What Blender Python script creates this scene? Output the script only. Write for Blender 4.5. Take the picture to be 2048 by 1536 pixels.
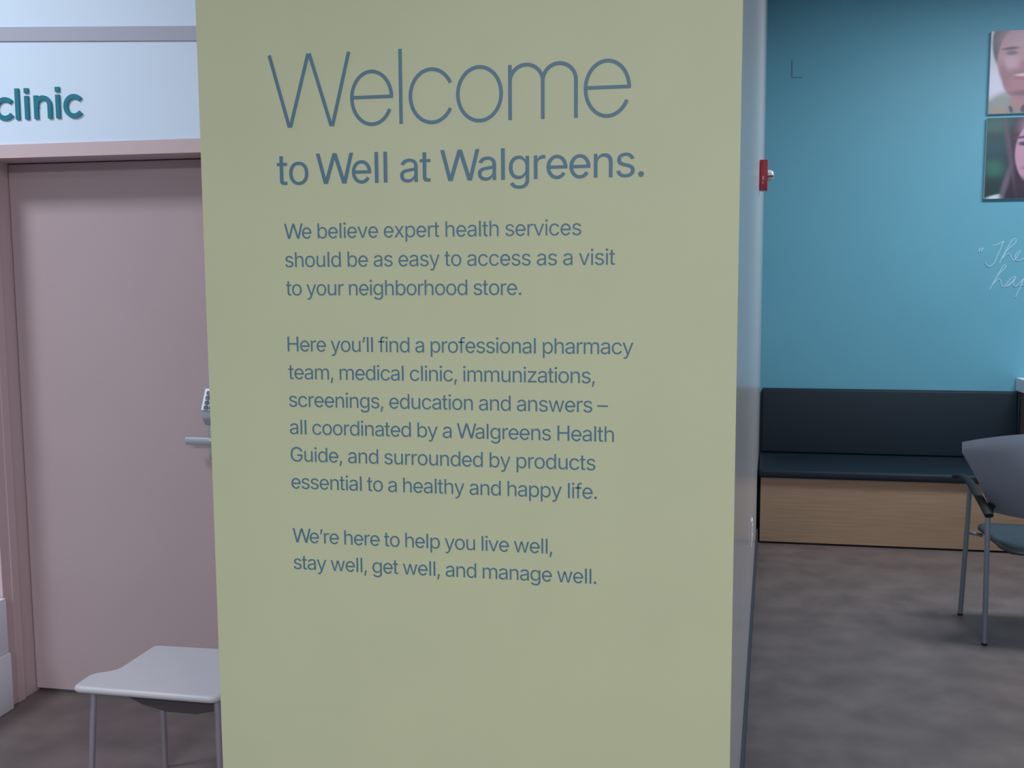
import bpy, bmesh, math, random
from mathutils import Vector, Matrix

# ------------------------------------------------------------------ clearing
for o in list(bpy.data.objects):
    bpy.data.objects.remove(o, do_unlink=True)
SC = bpy.context.scene
COL = SC.collection
random.seed(7)

# ------------------------------------------------------------------ camera
F_PX = 2050.0
YAW, TILT, ROLL = math.radians(10.7244), math.radians(5.971), math.radians(0.31)
cam_d = bpy.data.cameras.new('camera')
cam_d.sensor_fit = 'HORIZONTAL'
cam_d.sensor_width = 36.0
cam_d.lens = 36.0 * F_PX / 2048.0
cam_d.clip_start = 0.05
cam = bpy.data.objects.new('camera', cam_d)
COL.objects.link(cam)
cam.matrix_world = (Matrix.Translation((0, 0, 1.68)) @ Matrix.Rotation(YAW, 4, 'Z')
                    @ Matrix.Rotation(math.pi / 2 - TILT, 4, 'X') @ Matrix.Rotation(-ROLL, 4, 'Z'))
SC.camera = cam

# ------------------------------------------------------------------ light and exposure
SC.view_settings.view_transform = 'Standard'
SC.view_settings.look = 'None'
SC.view_settings.gamma = 1.0
SC.view_settings.use_curve_mapping = False
SC.view_settings.exposure = 0.0
world = bpy.data.worlds.new('world')
SC.world = world
world.use_nodes = True
world.node_tree.nodes['Background'].inputs[0].default_value = (0.80, 0.92, 1.12, 1)
world.node_tree.nodes['Background'].inputs[1].default_value = 0.30


def area_light(name, loc, size, power, color=(0.90, 0.96, 1.0), aim=None):
    d = bpy.data.lights.new(name, 'AREA')
    d.shape = 'RECTANGLE'
    d.size, d.size_y = size
    d.energy = power
    d.color = color
    o = bpy.data.objects.new(name, d)
    o.location = loc
    if aim:
        o.rotation_euler = (Vector(aim) - Vector(loc)).to_track_quat('-Z', 'Y').to_euler()
    COL.objects.link(o)
    return o


area_light('ceiling_lamp_clinic', (-3.3, 2.0, 3.55), (0.6, 0.6), 58, (0.82, 0.92, 1.0))
area_light('ceiling_lamp_store', (-1.0, -3.2, 3.55), (3.0, 1.2), 285, (0.92, 0.955, 0.985))
area_light('ceiling_lamp_aisle', (1.2, -0.6, 3.55), (1.2, 0.6), 70, (0.90, 0.95, 1.0))
area_light('ceiling_lamp_waiting', (2.4, 5.2, 3.55), (1.4, 0.6), 105, (0.86, 0.94, 1.0))


# ------------------------------------------------------------------ materials
def lin(c):
    return tuple((v / 255 / 12.92) if v / 255 <= 0.04045 else ((v / 255 + 0.055) / 1.055) ** 2.4 for v in c) + (1.0,)


def mat(name, rgb, rough=0.6, metal=0.0, spec=0.5, vary=0.0, scale=8.0, bump=0.0, bscale=200.0, rgb2=None, stretch=None, coat=0.0):
    """Principled material; colour from an sRGB triple, with a soft procedural variation."""
    m = bpy.data.materials.new(name)
    m.use_nodes = True
    nt = m.node_tree
    b = nt.nodes['Principled BSDF']
    b.inputs['Base Color'].default_value = lin(rgb)
    b.inputs['Roughness'].default_value = rough
    b.inputs['Metallic'].default_value = metal
    b.inputs['Specular IOR Level'].default_value = spec
    b.inputs['Coat Weight'].default_value = coat
    b.inputs['Coat Roughness'].default_value = 0.1
    tc = nt.nodes.new('ShaderNodeTexCoord')
    mp = nt.nodes.new('ShaderNodeMapping')
    nt.links.new(tc.outputs['Object'], mp.inputs['Vector'])
    if stretch:
        mp.inputs['Scale'].default_value = stretch
    if vary or rgb2:
        n = nt.nodes.new('ShaderNodeTexNoise')
        n.inputs['Scale'].default_value = scale
        n.inputs['Detail'].default_value = 4
        nt.links.new(mp.outputs['Vector'], n.inputs['Vector'])
        mr = nt.nodes.new('ShaderNodeMapRange')
        mr.inputs['From Min'].default_value = 0.3
        mr.inputs['From Max'].default_value = 0.7
        nt.links.new(n.outputs['Fac'], mr.inputs['Value'])
        mx = nt.nodes.new('ShaderNodeMix')
        mx.data_type = 'RGBA'
        a = lin(rgb)
        if rgb2:
            c2 = lin(rgb2)
        else:
            c2 = tuple(v * (1 + vary) for v in a[:3]) + (1,)
            a = tuple(v * (1 - vary) for v in a[:3]) + (1,)
        mx.inputs['A'].default_value = a
        mx.inputs['B'].default_value = c2
        nt.links.new(mr.outputs['Result'], mx.inputs['Factor'])
        nt.links.new(mx.outputs['Result'], b.inputs['Base Color'])
    if bump:
        n2 = nt.nodes.new('ShaderNodeTexNoise')
        n2.inputs['Scale'].default_value = bscale
        n2.inputs['Detail'].default_value = 2
        nt.links.new(mp.outputs['Vector'], n2.inputs['Vector'])
        bp = nt.nodes.new('ShaderNodeBump')
        bp.inputs['Strength'].default_value = bump
        bp.inputs['Distance'].default_value = 0.002
        nt.links.new(n2.outputs['Fac'], bp.inputs['Height'])
        nt.links.new(bp.outputs['Normal'], b.inputs['Normal'])
    return m


def print_mat(name, base, blobs):
    """A printed photograph: soft-edged patches of ink laid over one another.
    Every blob is (u, v, radius_u, radius_v, turn_degrees, softness, sRGB)."""
    m = bpy.data.materials.new(name)
    m.use_nodes = True
    nt = m.node_tree
    b = nt.nodes['Principled BSDF']
    b.inputs['Roughness'].default_value = 0.4
    tc = nt.nodes.new('ShaderNodeTexCoord')
    last = None
    for (u, v, ru, rv, turn, soft, rgb) in blobs:
        mp = nt.nodes.new('ShaderNodeMapping')
        mp.vector_type = 'TEXTURE'
        mp.inputs['Location'].default_value = (u, 0, v)
        mp.inputs['Rotation'].default_value = (0, math.radians(-turn), 0)
        mp.inputs['Scale'].default_value = (ru, 10.0, rv)
        nt.links.new(tc.outputs['Object'], mp.inputs['Vector'])
        ln = nt.nodes.new('ShaderNodeVectorMath')
        ln.operation = 'LENGTH'
        nt.links.new(mp.outputs['Vector'], ln.inputs[0])
        mr = nt.nodes.new('ShaderNodeMapRange')
        mr.interpolation_type = 'SMOOTHSTEP'
        mr.inputs['From Min'].default_value = 1 + soft
        mr.inputs['From Max'].default_value = max(0.0, 1 - soft)
        nt.links.new(ln.outputs['Value'], mr.inputs['Value'])
        mx = nt.nodes.new('ShaderNodeMix')
        mx.data_type = 'RGBA'
        mx.inputs['A'].default_value = lin(base)
        mx.inputs['B'].default_value = lin(rgb)
        nt.links.new(mr.outputs['Result'], mx.inputs['Factor'])
        if last:
            nt.links.new(last, mx.inputs['A'])
        last = mx.outputs['Result']
    nt.links.new(last, b.inputs['Base Color'])
    return m


M = dict(
    floor=mat('vinyl_floor', (92, 82, 82), 0.42, vary=0.0, rgb2=(116, 104, 102), scale=5.0, bump=0.05, bscale=60),
    ceiling=mat('ceiling_paint', (225, 225, 222), 0.9),
    teal=mat('teal_paint', (94, 160, 182), 0.55, vary=0.02, scale=2.0, bump=0.08, bscale=300),
    white_wall=mat('white_paint', (214, 228, 245), 0.6, vary=0.01, scale=2.0),
    greige=mat('glossy_greige_paint', (206, 202, 204), 0.20, spec=0.5, vary=0.01, scale=3.0),
    groove=mat('grey_strip_paint', (174, 171, 186), 0.6),
    frame=mat('pinkish_beige_frame_enamel', (206, 182, 184), 0.4),
    door=mat('pinkish_beige_door_enamel', (184, 163, 167), 0.45, vary=0.015, scale=3.0),
    gap=mat('dark_gap', (30, 28, 30), 0.8),
    base=mat('charcoal_rubber_base', (58, 64, 72), 0.5),
    board=mat('yellow_green_board', (197, 200, 164), 0.5, vary=0.02, scale=4.0),
    ink=mat('slate_blue_vinyl', (78, 117, 140), 0.45),
    clinic=mat('teal_acrylic', (24, 122, 140), 0.35),
    vinyl_black=mat('black_upholstery', (15, 31, 44), 0.6, spec=0.35, bump=0.15, bscale=400),
    wood=mat('oak_laminate', (150, 122, 100), 0.45, rgb2=(164, 136, 112), scale=6.0, stretch=(0.6, 0.6, 14.0)),
    chair_shell=mat('charcoal_plastic', (98, 106, 120), 0.42, bump=0.1, bscale=500),
    chair_seat=mat('dark_grey_plastic', (50, 53, 60), 0.36, bump=0.1, bscale=500),
    chair_arm=mat('black_plastic', (20, 24, 30), 0.6, spec=0.3),
    steel=mat('grey_enamel_tube', (112, 122, 134), 0.35, metal=0.3),
    stool_top=mat('pale_grey_plastic', (190, 186, 192), 0.4, vary=0.01),
    stool_leg=mat('stool_metal', (164, 156, 168), 0.35, metal=0.5),
    stool_dark=mat('stool_underframe', (70, 64, 70), 0.6),
    chrome=mat('satin_chrome', (172, 180, 188), 0.35, metal=0.25),
    key=mat('dark_keys', (24, 34, 44), 0.4),
    lock_white=mat('pale_lock_cover', (205, 215, 235), 0.35),
    red=mat('red_plastic', (176, 40, 58), 0.4),
    lens=mat('clear_lens_plastic', (225, 232, 240), 0.12, spec=0.8),
    lens_dark=mat('lens_shade', (80, 96, 110), 0.3),
    white=mat('white_plastic', (226, 226, 232), 0.45),
    carton=mat('white_carton', (236, 238, 246), 0.6, vary=0.01),
    brown=mat('brown_grey_laminate', (110, 98, 96), 0.5, vary=0.03, stretch=(1, 1, 10)),
    chalk=mat('pale_script_paint', (172, 204, 216), 0.6),
    mark=mat('dark_teal_line', (74, 118, 138), 0.6),
)

# ------------------------------------------------------------------ object helpers
ROOT = {}


def link_mesh(name, me, m, parent, smooth):
    o = bpy.data.objects.new(name, me)
    COL.objects.link(o)
    if m:
        me.materials.append(m)
    if smooth:
        for p in me.polygons:
            p.use_smooth = True
    if parent:
        off = ROOT[parent.name]
        me.transform(Matrix.Translation(-off))
        o.parent = parent
        ROOT[o.name] = off
    return o


def obj(name, bm, m, parent=None, smooth=False, sharp=35):
    bmesh.ops.recalc_face_normals(bm, faces=bm.faces)
    if smooth:
        for e in bm.edges:
            if len(e.link_faces) == 2 and e.calc_face_angle(0) > math.radians(sharp):
                e.smooth = False
    me = bpy.data.meshes.new(name)
    bm.to_mesh(me)
    bm.free()
    return link_mesh(name, me, m, parent, smooth)


def rebase(o):
    """Put the origin of a one-mesh thing at the middle of its base."""
    vs = [v.co for v in o.data.vertices]
    c = Vector(((min(v.x for v in vs) + max(v.x for v in vs)) / 2,
                (min(v.y for v in vs) + max(v.y for v in vs)) / 2, min(v.z for v in vs)))
    o.data.transform(Matrix.Translation(-c))
    o.location = c
    ROOT[o.name] = c
    return o


def tag(o, label, cat, group=None):
    o['label'] = label
    o['category'] = cat
    if group:
        o['group'] = group
    return o


def thing(name, label, cat, loc, group=None):
    o = bpy.data.objects.new(name, None)
    o.empty_display_size = 0.1
    o.location = loc
    COL.objects.link(o)
    ROOT[o.name] = Vector(loc)
    return tag(o, label, cat, group)


def struct(name, bm, m, label=None):
    o = obj(name, bm, m)
    ROOT[o.name] = Vector((0, 0, 0))
    o['kind'] = 'structure'
    if label:
        o['label'] = label
    return o


def box(bm, a, b, bev=0.0, seg=2):
    r = bmesh.ops.create_cube(bm, size=1.0)
    vs = r['verts']
    a, b = Vector(a), Vector(b)
    for v in vs:
        v.co = Vector((a[i] + (v.co[i] + 0.5) * (b[i] - a[i]) for i in range(3)))
    if bev:
        es = list({e for v in vs for e in v.link_edges})
        bmesh.ops.bevel(bm, geom=es, offset=bev, segments=seg, profile=0.5, affect='EDGES')
    return bm


def prism(bm, pts, z0, z1, bev=0.0):
    """Upright prism over a plan outline of (x, y) points."""
    lo = [bm.verts.new((x, y, z0)) for x, y in pts]
    hi = [bm.verts.new((x, y, z1)) for x, y in pts]
    n = len(pts)
    fs = [bm.faces.new(lo), bm.faces.new(hi)]
    for i in range(n):
        fs.append(bm.faces.new((lo[i], lo[(i + 1) % n], hi[(i + 1) % n], hi[i])))
    if bev:
        es = list({e for f in fs for e in f.edges})
        bmesh.ops.bevel(bm, geom=es, offset=bev, segments=2, profile=0.5, affect='EDGES')
    return bm


def slab_xz(bm, pts, y0, y1):
    """Prism standing on a wall: outline in (x, z), from y0 to y1."""
    a = [bm.verts.new((x, y0, z)) for x, z in pts]
    b = [bm.verts.new((x, y1, z)) for x, z in pts]
    n = len(pts)
    bm.faces.new(a)
    bm.faces.new(b)
    for i in range(n):
        bm.faces.new((a[i], a[(i + 1) % n], b[(i + 1) % n], b[i]))
    return bm


def slab_yz(bm, pts, x0, x1):
    a = [bm.verts.new((x0, y, z)) for y, z in pts]
    b = [bm.verts.new((x1, y, z)) for y, z in pts]
    n = len(pts)
    bm.faces.new(a)
    bm.faces.new(b)
    for i in range(n):
        bm.faces.new((a[i], a[(i + 1) % n], b[(i + 1) % n], b[i]))
    return bm


def smooth_path(pts, n=6):
    """Catmull-Rom through the points."""
    P = [Vector(p) for p in pts]
    if len(P) < 3:
        return P
    P = [2 * P[0] - P[1]] + P + [2 * P[-1] - P[-2]]
    out = []
    for i in range(1, len(P) - 2):
        p0, p1, p2, p3 = P[i - 1:i + 3]
        for k in range(n):
            t = k / n
            out.append(0.5 * ((2 * p1) + (p2 - p0) * t + (2 * p0 - 5 * p1 + 4 * p2 - p3) * t * t
                              + (3 * p1 - p0 - 3 * p2 + p3) * t ** 3))
    out.append(P[-2])
    return out


def tube(bm, pts, r, sides=10, caps=True, flat=None):
    """Round tube along a path; flat=(rx, ry) makes the section an ellipse (across, up)."""
    P = [Vector(p) for p in pts]
    rings = []
    up0 = Vector((0, 0, 1))
    prev = None
    for i, p in enumerate(P):
        t = (P[min(i + 1, len(P) - 1)] - P[max(i - 1, 0)]).normalized()
        if prev is None:
            ref = up0 if abs(t.z) < 0.9 else Vector((0, 1, 0))
            n = (ref - t * ref.dot(t)).normalized()
        else:
            n = (prev - t * prev.dot(t)).normalized()
        prev = n
        s = t.cross(n)
        rr = r(i / (len(P) - 1)) if callable(r) else r
        ra, rb = (rr, rr) if flat is None else flat
        rings.append([bm.verts.new(p + s * math.cos(a) * ra + n * math.sin(a) * rb)
                      for a in (2 * math.pi * k / sides for k in range(sides))])
    for A, B in zip(rings, rings[1:]):
        for k in range(sides):
            bm.faces.new((A[k], A[(k + 1) % sides], B[(k + 1) % sides], B[k]))
    if caps:
        bm.faces.new(rings[0])
        bm.faces.new(rings[-1])
    return bm


def NB():
    return bmesh.new()


# ------------------------------------------------------------------ lettering
GLYPHS = {
'a':(389,["182 -9 160 -9 136 -9 114 -4 94 5 75 14 59 27 48 45 36 62 30 83 30 108 30 130 35 147 43 161 52 175 63 185 78 193 92 201 108 207 125 211 143 215 160 218 178 220 201 223 219 225 234 227 248 228 258 231 265 235 272 239 276 245 276 255 276 255 276 256 276 257 276 272 273 286 267 297 261 308 252 316 240 322 228 328 213 331 196 331 178 331 162 328 149 322 136 317 126 309 118 301 110 292 104 283 100 274 80 280 61 285 41 291 50 314 62 332 79 346 95 360 113 369 133 375 153 381 173 384 194 384 208 384 223 383 239 379 255 376 271 370 286 360 301 351 313 338 322 320 332 303 337 280 337 251 337 168 337 84 337 0 317 0 297 0 277 0 277 17 277 35 277 52 275 52 274 52 272 52 268 43 261 34 252 25 243 15 230 7 215 1 200 -5","155 45 170 45 193 45 212 50 228 59 243 68 255 79 263 93 271 107 276 122 276 138 276 155 276 173 276 190 273 187 268 184 259 182 251 180 242 178 231 176 221 174 210 172 200 171 190 170 182 169 175 168 161 166 147 163 134 159 121 154 111 148 103 139 96 131 92 119 92 105 92 92 95 81 102 72 109 63 118 57 130 52 142 48"]),
'b':(424,["261 -8 229 -8 206 -8 187 -4 172 4 158 12 146 21 138 31 129 42 123 51 118 59 116 59 114 59 112 59 112 39 112 20 112 0 92 0 72 0 53 0 53 170 53 339 53 509 73 509 93 509 114 509 114 446 114 382 114 319 115 319 117 319 118 319 123 327 129 336 137 346 145 356 157 365 171 373 186 381 205 384 229 384 261 384 289 376 313 361 337 345 356 322 370 293 383 263 390 229 390 189 390 149 383 114 370 84 356 55 337 32 313 16 289 0","197 47 220 47 244 47 263 53 279 66 295 78 308 95 316 117 324 138 328 162 328 189 328 216 324 240 316 261 308 282 296 299 280 311 264 324 244 330 220 330 197 330 177 324 161 312 145 300 133 284 125 263 117 242 113 217 113 189 113 161 117 136 125 115 133 94 146 77 162 65 178 53"]),
'c':(396,["226 -8 207 -8 173 -8 143 0 117 16 91 33 71 56 56 85 41 114 34 149 34 187 34 227 41 262 56 291 71 321 91 343 117 360 143 376 173 384 207 384 226 384 243 382 260 377 276 372 292 365 305 356 319 347 330 335 340 322 350 309 357 294 362 277 342 272 322 267 303 262 300 272 296 281 290 289 285 297 278 305 270 311 262 317 253 322 242 325 232 328 220 330 207 330 182 330 161 323 145 310 129 297 116 280 108 258 100 237 96 213 96 187 96 162 100 139 108 117 116 96 129 79 145 66 161 53 182 46 207 46 220 46 232 48 243 52 253 55 263 60 271 66 279 72 286 80 292 89 297 97 301 107 304 117 324 112 343 107 363 102 358 85 351 70 341 56 332 43 320 31 306 21 293 12 277 4 261 -1 244 -6"]),
'd':(424,["219 -8 195 -8 164 -8 136 0 111 16 87 32 68 55 55 84 41 114 34 149 34 189 34 229 41 263 55 293 69 322 88 345 112 361 136 376 164 384 196 384 219 384 238 381 253 373 268 365 279 356 287 346 296 336 302 327 306 319 308 319 309 319 311 319 311 382 311 446 311 509 331 509 351 509 372 509 372 339 372 170 372 0 352 0 332 0 313 0 313 20 313 39 313 59 311 59 309 59 307 59 302 51 295 42 287 31 278 21 267 12 252 4 238 -4","181 47 205 47 227 47 247 53 263 65 279 77 291 94 299 115 308 136 312 161 312 189 312 217 308 242 300 263 292 284 279 300 263 312 247 324 228 330 205 330 181 330 161 324 145 311 129 299 116 282 108 261 100 240 96 216 96 189 96 162 100 138 109 117 117 95 129 78 145 66 161 53"]),
'e':(404,["238 -8 212 -8 175 -8 143 0 117 16 90 33 70 56 56 85 41 114 34 148 34 187 34 226 41 260 55 290 69 319 89 343 115 359 141 376 171 384 205 384 226 384 246 381 266 374 285 367 303 356 319 341 335 326 348 306 357 282 366 258 371 228 371 194 371 186 371 178 371 169 272 169 174 169 75 169 75 187 75 204 75 221 163 221 250 221 338 221 329 215 319 208 310 202 310 227 306 249 298 269 290 288 278 303 263 314 247 325 228 330 205 330 182 330 163 325 146 313 130 302 118 288 109 270 100 251 96 232 96 211 96 200 96 189 96 178 96 150 101 126 110 106 120 87 134 72 151 61 168 51 189 46 212 46 228 46 241 48 254 53 266 57 277 64 285 73 294 82 301 93 306 105 325 101 345 96 365 91 359 71 349 54 335 39 321 24 303 13 283 4 262 -4"]),
'f':(254,["154 379 228 379 228 362 228 344 228 327 154 327 80 327 6 327 6 344 6 362 6 379 80 379","101 0 81 0 81 144 81 288 81 432 81 453 86 471 96 486 106 500 119 511 135 519 152 526 169 530 187 530 201 530 213 529 222 527 232 525 238 523 243 521 238 503 233 486 227 468 224 470 220 471 215 472 210 473 203 474 195 474 176 474 163 469 154 460 146 451 142 437 142 419 142 279 142 140 142 0 121 0"]),
'g':(425,["238 -151 207 -151 179 -151 155 -147 134 -140 113 -132 96 -123 82 -110 69 -98 58 -84 51 -69 67 -60 84 -50 101 -41 107 -49 113 -57 122 -66 130 -75 141 -82 154 -88 168 -94 186 -97 207 -97 238 -97 263 -90 282 -75 302 -60 311 -37 311 -6 311 19 311 44 311 68 310 68 308 68 306 68 301 60 295 51 287 41 278 32 267 23 252 16 238 8 219 5 195 5 164 5 137 12 113 27 88 41 69 62 55 90 41 118 34 152 34 191 34 230 41 264 55 293 69 322 88 345 112 361 137 376 165 384 196 384 220 384 239 381 253 373 268 365 280 356 288 346 297 336 303 327 308 319 309 319 311 319 313 319 313 339 313 359 313 379 333 379 353 379 372 379 372 250 372 121 372 -9 372 -42 365 -69 350 -90 335 -111 316 -126 291 -136 266 -146","181 59 205 59 228 59 248 64 264 75 280 86 292 101 300 121 308 141 312 165 312 193 312 220 308 243 300 264 292 284 280 301 264 312 248 324 228 330 205 330 181 330 161 324 145 312 129 299 117 283 109 262 100 242 96 219 96 193 96 166 100 143 109 123 117 103 129 87 145 76 162 65"]),
'h':(410,["114 249 114 227 114 151 114 76 114 0 93 0 73 0 53 0 53 170 53 339 53 509 73 509 93 509 114 509 114 435 114 361 114 287 110 287 106 287 102 287 114 322 131 347 152 362 174 377 199 384 227 384 253 384 276 379 295 369 315 358 330 342 341 321 352 299 357 273 357 240 357 160 357 80 357 0 337 0 316 0 296 0 296 78 296 157 296 235 296 265 288 288 273 304 258 321 237 329 210 329 192 329 175 325 161 317 146 309 135 298 126 283 118 267"]),
'i':(167,["73 0 53 0 53 126 53 253 53 379 73 379 93 379 114 379 114 253 114 126 114 0 93 0","95 443 84 443 72 443 62 447 54 455 45 462 41 472 41 483 41 494 45 504 54 512 62 520 72 524 84 524 95 524 106 520 114 512 122 504 126 494 126 483 126 472 122 462 114 455 106 447"]),
'l':(185,["60 0 60 0 60 0 60 509 60 509 60 509 125 509 125 509 125 509 125 0 125 0 125 0"]),
'm':(610,["73 0 53 0 53 126 53 253 53 379 72 379 92 379 112 379 112 351 112 323 112 295 111 295 109 295 108 295 113 316 121 332 132 346 144 359 157 369 172 376 187 383 203 386 219 386 247 386 270 378 287 361 305 344 316 322 321 295 318 295 315 295 312 295 317 313 325 329 337 343 349 357 364 367 381 375 398 382 416 386 437 386 459 386 479 381 497 372 515 362 530 348 541 328 551 309 557 285 557 255 557 170 557 85 557 0 536 0 516 0 496 0 496 85 496 169 496 254 496 281 488 301 473 313 457 325 439 330 419 330 402 330 387 327 374 320 362 313 352 303 345 290 339 278 335 263 335 247 335 165 335 82 335 0 315 0 295 0 274 0 274 87 274 173 274 260 274 281 267 298 253 311 239 324 221 330 199 330 185 330 171 327 158 320 144 313 134 303 126 289 118 276 114 258 114 238 114 159 114 79 114 0 93 0"]),
'n':(410,["114 249 114 227 114 151 114 76 114 0 93 0 73 0 53 0 53 126 53 253 53 379 72 379 92 379 112 379 112 349 112 318 112 287 109 287 106 287 102 287 114 322 131 347 152 362 174 377 199 384 227 384 253 384 276 379 295 369 314 358 330 342 341 321 352 299 357 273 357 240 357 160 357 80 357 0 337 0 316 0 296 0 296 78 296 157 296 235 296 265 288 288 273 304 258 321 237 329 210 329 192 329 175 325 161 317 146 309 135 298 126 283 118 267"]),
'o':(415,["242 -8 207 -8 173 -8 143 0 117 16 91 33 71 56 56 85 41 114 34 149 34 187 34 227 41 262 56 291 71 321 91 343 117 360 143 376 173 384 207 384 242 384 273 376 299 360 325 343 345 321 359 291 374 262 381 227 381 187 381 149 374 114 359 85 345 56 325 33 299 16 273 0","182 46 207 46 233 46 254 53 270 66 287 79 299 96 307 117 315 139 319 162 319 187 319 213 315 236 307 258 299 280 287 297 270 310 254 323 233 330 207 330 182 330 161 323 145 310 129 297 116 280 108 258 100 237 96 213 96 187 96 162 100 139 108 117 116 96 129 79 145 66 161 53"]),
'p':(424,["73 -143 53 -143 53 31 53 205 53 379 72 379 92 379 112 379 112 359 112 339 112 319 114 319 116 319 118 319 123 327 129 336 137 346 145 356 157 365 171 373 186 381 205 384 229 384 261 384 289 376 313 361 337 345 356 322 370 293 383 263 390 229 390 189 390 149 383 114 370 84 356 55 337 32 313 16 289 0 261 -8 229 -8 206 -8 187 -4 173 4 158 12 146 21 138 31 130 42 123 51 118 59 117 59 115 59 114 59 114 -8 114 -76 114 -143 93 -143","197 47 220 47 244 47 263 53 279 66 295 78 308 95 316 117 324 138 328 162 328 189 328 216 324 240 316 261 308 282 296 299 280 311 264 324 244 330 220 330 197 330 177 324 161 312 145 300 133 284 125 263 117 242 113 217 113 189 113 161 117 136 125 115 133 94 146 77 162 65 178 53"]),
'r':(259,["73 0 53 0 53 126 53 253 53 379 72 379 92 379 112 379 112 360 112 340 112 321 113 321 114 321 115 321 122 340 135 355 152 367 170 379 190 385 213 385 218 385 223 385 229 384 235 384 240 384 243 384 243 363 243 343 243 322 242 323 237 323 230 324 223 325 215 326 207 326 189 326 173 322 159 315 145 307 134 297 126 284 118 270 114 255 114 237 114 158 114 79 114 0 93 0"]),
's':(365,["211 -8 182 -8 156 -8 133 -4 112 3 92 11 75 23 62 38 49 53 40 72 36 94 55 98 74 102 94 107 99 86 109 70 124 60 139 50 158 45 181 45 208 45 229 51 244 62 260 74 268 87 268 103 268 116 263 127 254 136 245 144 231 151 212 155 191 160 170 165 149 170 115 178 89 191 72 208 55 225 47 247 47 274 47 296 53 315 65 332 77 348 94 361 115 370 136 380 160 384 187 384 213 384 235 380 254 372 272 365 287 353 299 339 310 325 319 309 324 290 305 286 287 281 268 277 263 292 255 304 243 316 230 327 212 333 187 333 165 333 146 327 131 317 116 306 109 293 109 277 109 263 114 252 124 243 134 235 150 228 172 223 191 218 210 214 229 209 264 201 290 188 306 171 323 154 331 133 331 107 331 84 325 64 312 47 300 30 282 16 260 6 237 -3"]),
't':(227,["138 379 204 379 204 362 204 344 204 327 138 327 72 327 6 327 6 344 6 362 6 379 72 379","65 345 65 471 85 471 106 471 126 471 126 347 126 222 126 98 126 81 129 69 136 61 143 54 154 50 170 50 174 50 179 50 185 51 191 52 197 53 202 54 206 36 209 19 213 2 207 0 200 -2 192 -3 184 -4 176 -4 168 -4 136 -4 110 4 92 21 74 38 65 62 65 93 65 219"]),
'u':(410,["211 -5 182 -5 157 -5 134 0 115 11 95 21 80 37 69 59 58 80 53 107 53 139 53 219 53 299 53 379 73 379 93 379 114 379 114 301 114 222 114 144 114 114 121 91 137 75 152 58 173 50 200 50 218 50 235 54 249 62 264 70 275 81 283 97 292 112 296 131 296 153 296 228 296 304 296 379 316 379 337 379 357 379 357 253 357 126 357 0 337 0 318 0 298 0 298 31 298 61 298 92 301 92 304 92 307 92 295 57 279 32 257 17 235 2"]),
'v':(389,["184 0 163 0 114 126 66 253 17 379 40 379 62 379 84 379 111 305 138 230 165 155 174 132 181 110 187 87 193 64 199 42 206 21 198 21 191 21 184 21 191 42 197 64 203 87 209 110 216 132 224 155 251 230 278 305 305 379 327 379 349 379 371 379 323 253 275 126 226 0 205 0"]),
'w':(567,["158 0 138 0 99 126 61 253 23 379 44 379 66 379 87 379 103 324 118 269 133 214 140 191 147 165 154 137 161 108 168 76 175 41 172 41 168 41 165 41 172 75 179 106 186 135 193 163 199 190 206 214 221 269 237 324 252 379 273 379 295 379 316 379 332 324 347 269 362 214 368 190 375 164 382 136 388 107 395 76 402 41 399 41 395 41 391 41 399 75 406 107 413 135 420 164 427 190 434 214 449 269 465 324 480 379 502 379 523 379 545 379 506 253 468 126 429 0 409 0 389 0 368 0 352 57 335 114 319 172 314 189 309 207 305 225 300 243 295 261 291 280 286 299 281 318 277 338 281 338 286 338 291 338 286 319 281 299 277 280 272 261 267 243 263 225 258 206 253 189 248 172 231 114 215 57 199 0 178 0"]),
'x':(379,["44 0 21 0 71 73 121 145 171 218 171 202 171 187 171 171 124 240 76 310 29 379 52 379 76 379 100 379 116 355 132 330 147 306 160 287 170 270 179 253 188 237 198 221 207 206 197 206 186 206 175 206 185 221 194 237 202 253 211 270 221 287 233 306 249 330 266 355 282 379 305 379 328 379 352 379 304 309 256 239 209 169 209 184 209 199 209 214 258 143 308 71 358 0 334 0 310 0 287 0 268 28 249 57 231 85 219 103 209 120 200 136 191 152 182 167 173 182 183 182 194 182 205 182 195 167 186 152 178 136 170 120 160 103 148 85 129 57 110 28 91 0 68 0"]),
'y':(389,["51 -140 47 -139 52 -121 57 -103 61 -86 65 -86 68 -87 71 -87 83 -90 94 -91 104 -89 114 -87 122 -82 130 -74 138 -66 145 -53 151 -36 155 -24 159 -13 163 -1 114 126 66 252 17 379 40 379 62 379 84 379 111 305 138 230 165 155 174 132 181 109 187 87 193 64 199 42 206 21 198 21 191 21 184 21 190 42 196 64 202 87 209 110 216 132 224 155 251 230 278 305 305 379 327 379 349 379 371 379 316 234 260 88 204 -58 196 -78 187 -94 177 -107 166 -120 153 -129 139 -136 125 -142 109 -145 91 -145 81 -145 72 -144 65 -143 57 -142"]),
'z':(380,["141 0 42 0 42 15 42 30 42 46 112 137 183 228 254 320 254 321 254 322 254 323 185 323 117 323 48 323 48 342 48 361 48 379 143 379 238 379 333 379 333 363 333 347 333 331 264 241 195 150 126 60 126 59 126 58 126 56 197 56 268 56 339 56 339 38 339 19 339 0 240 0"]),
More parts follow.
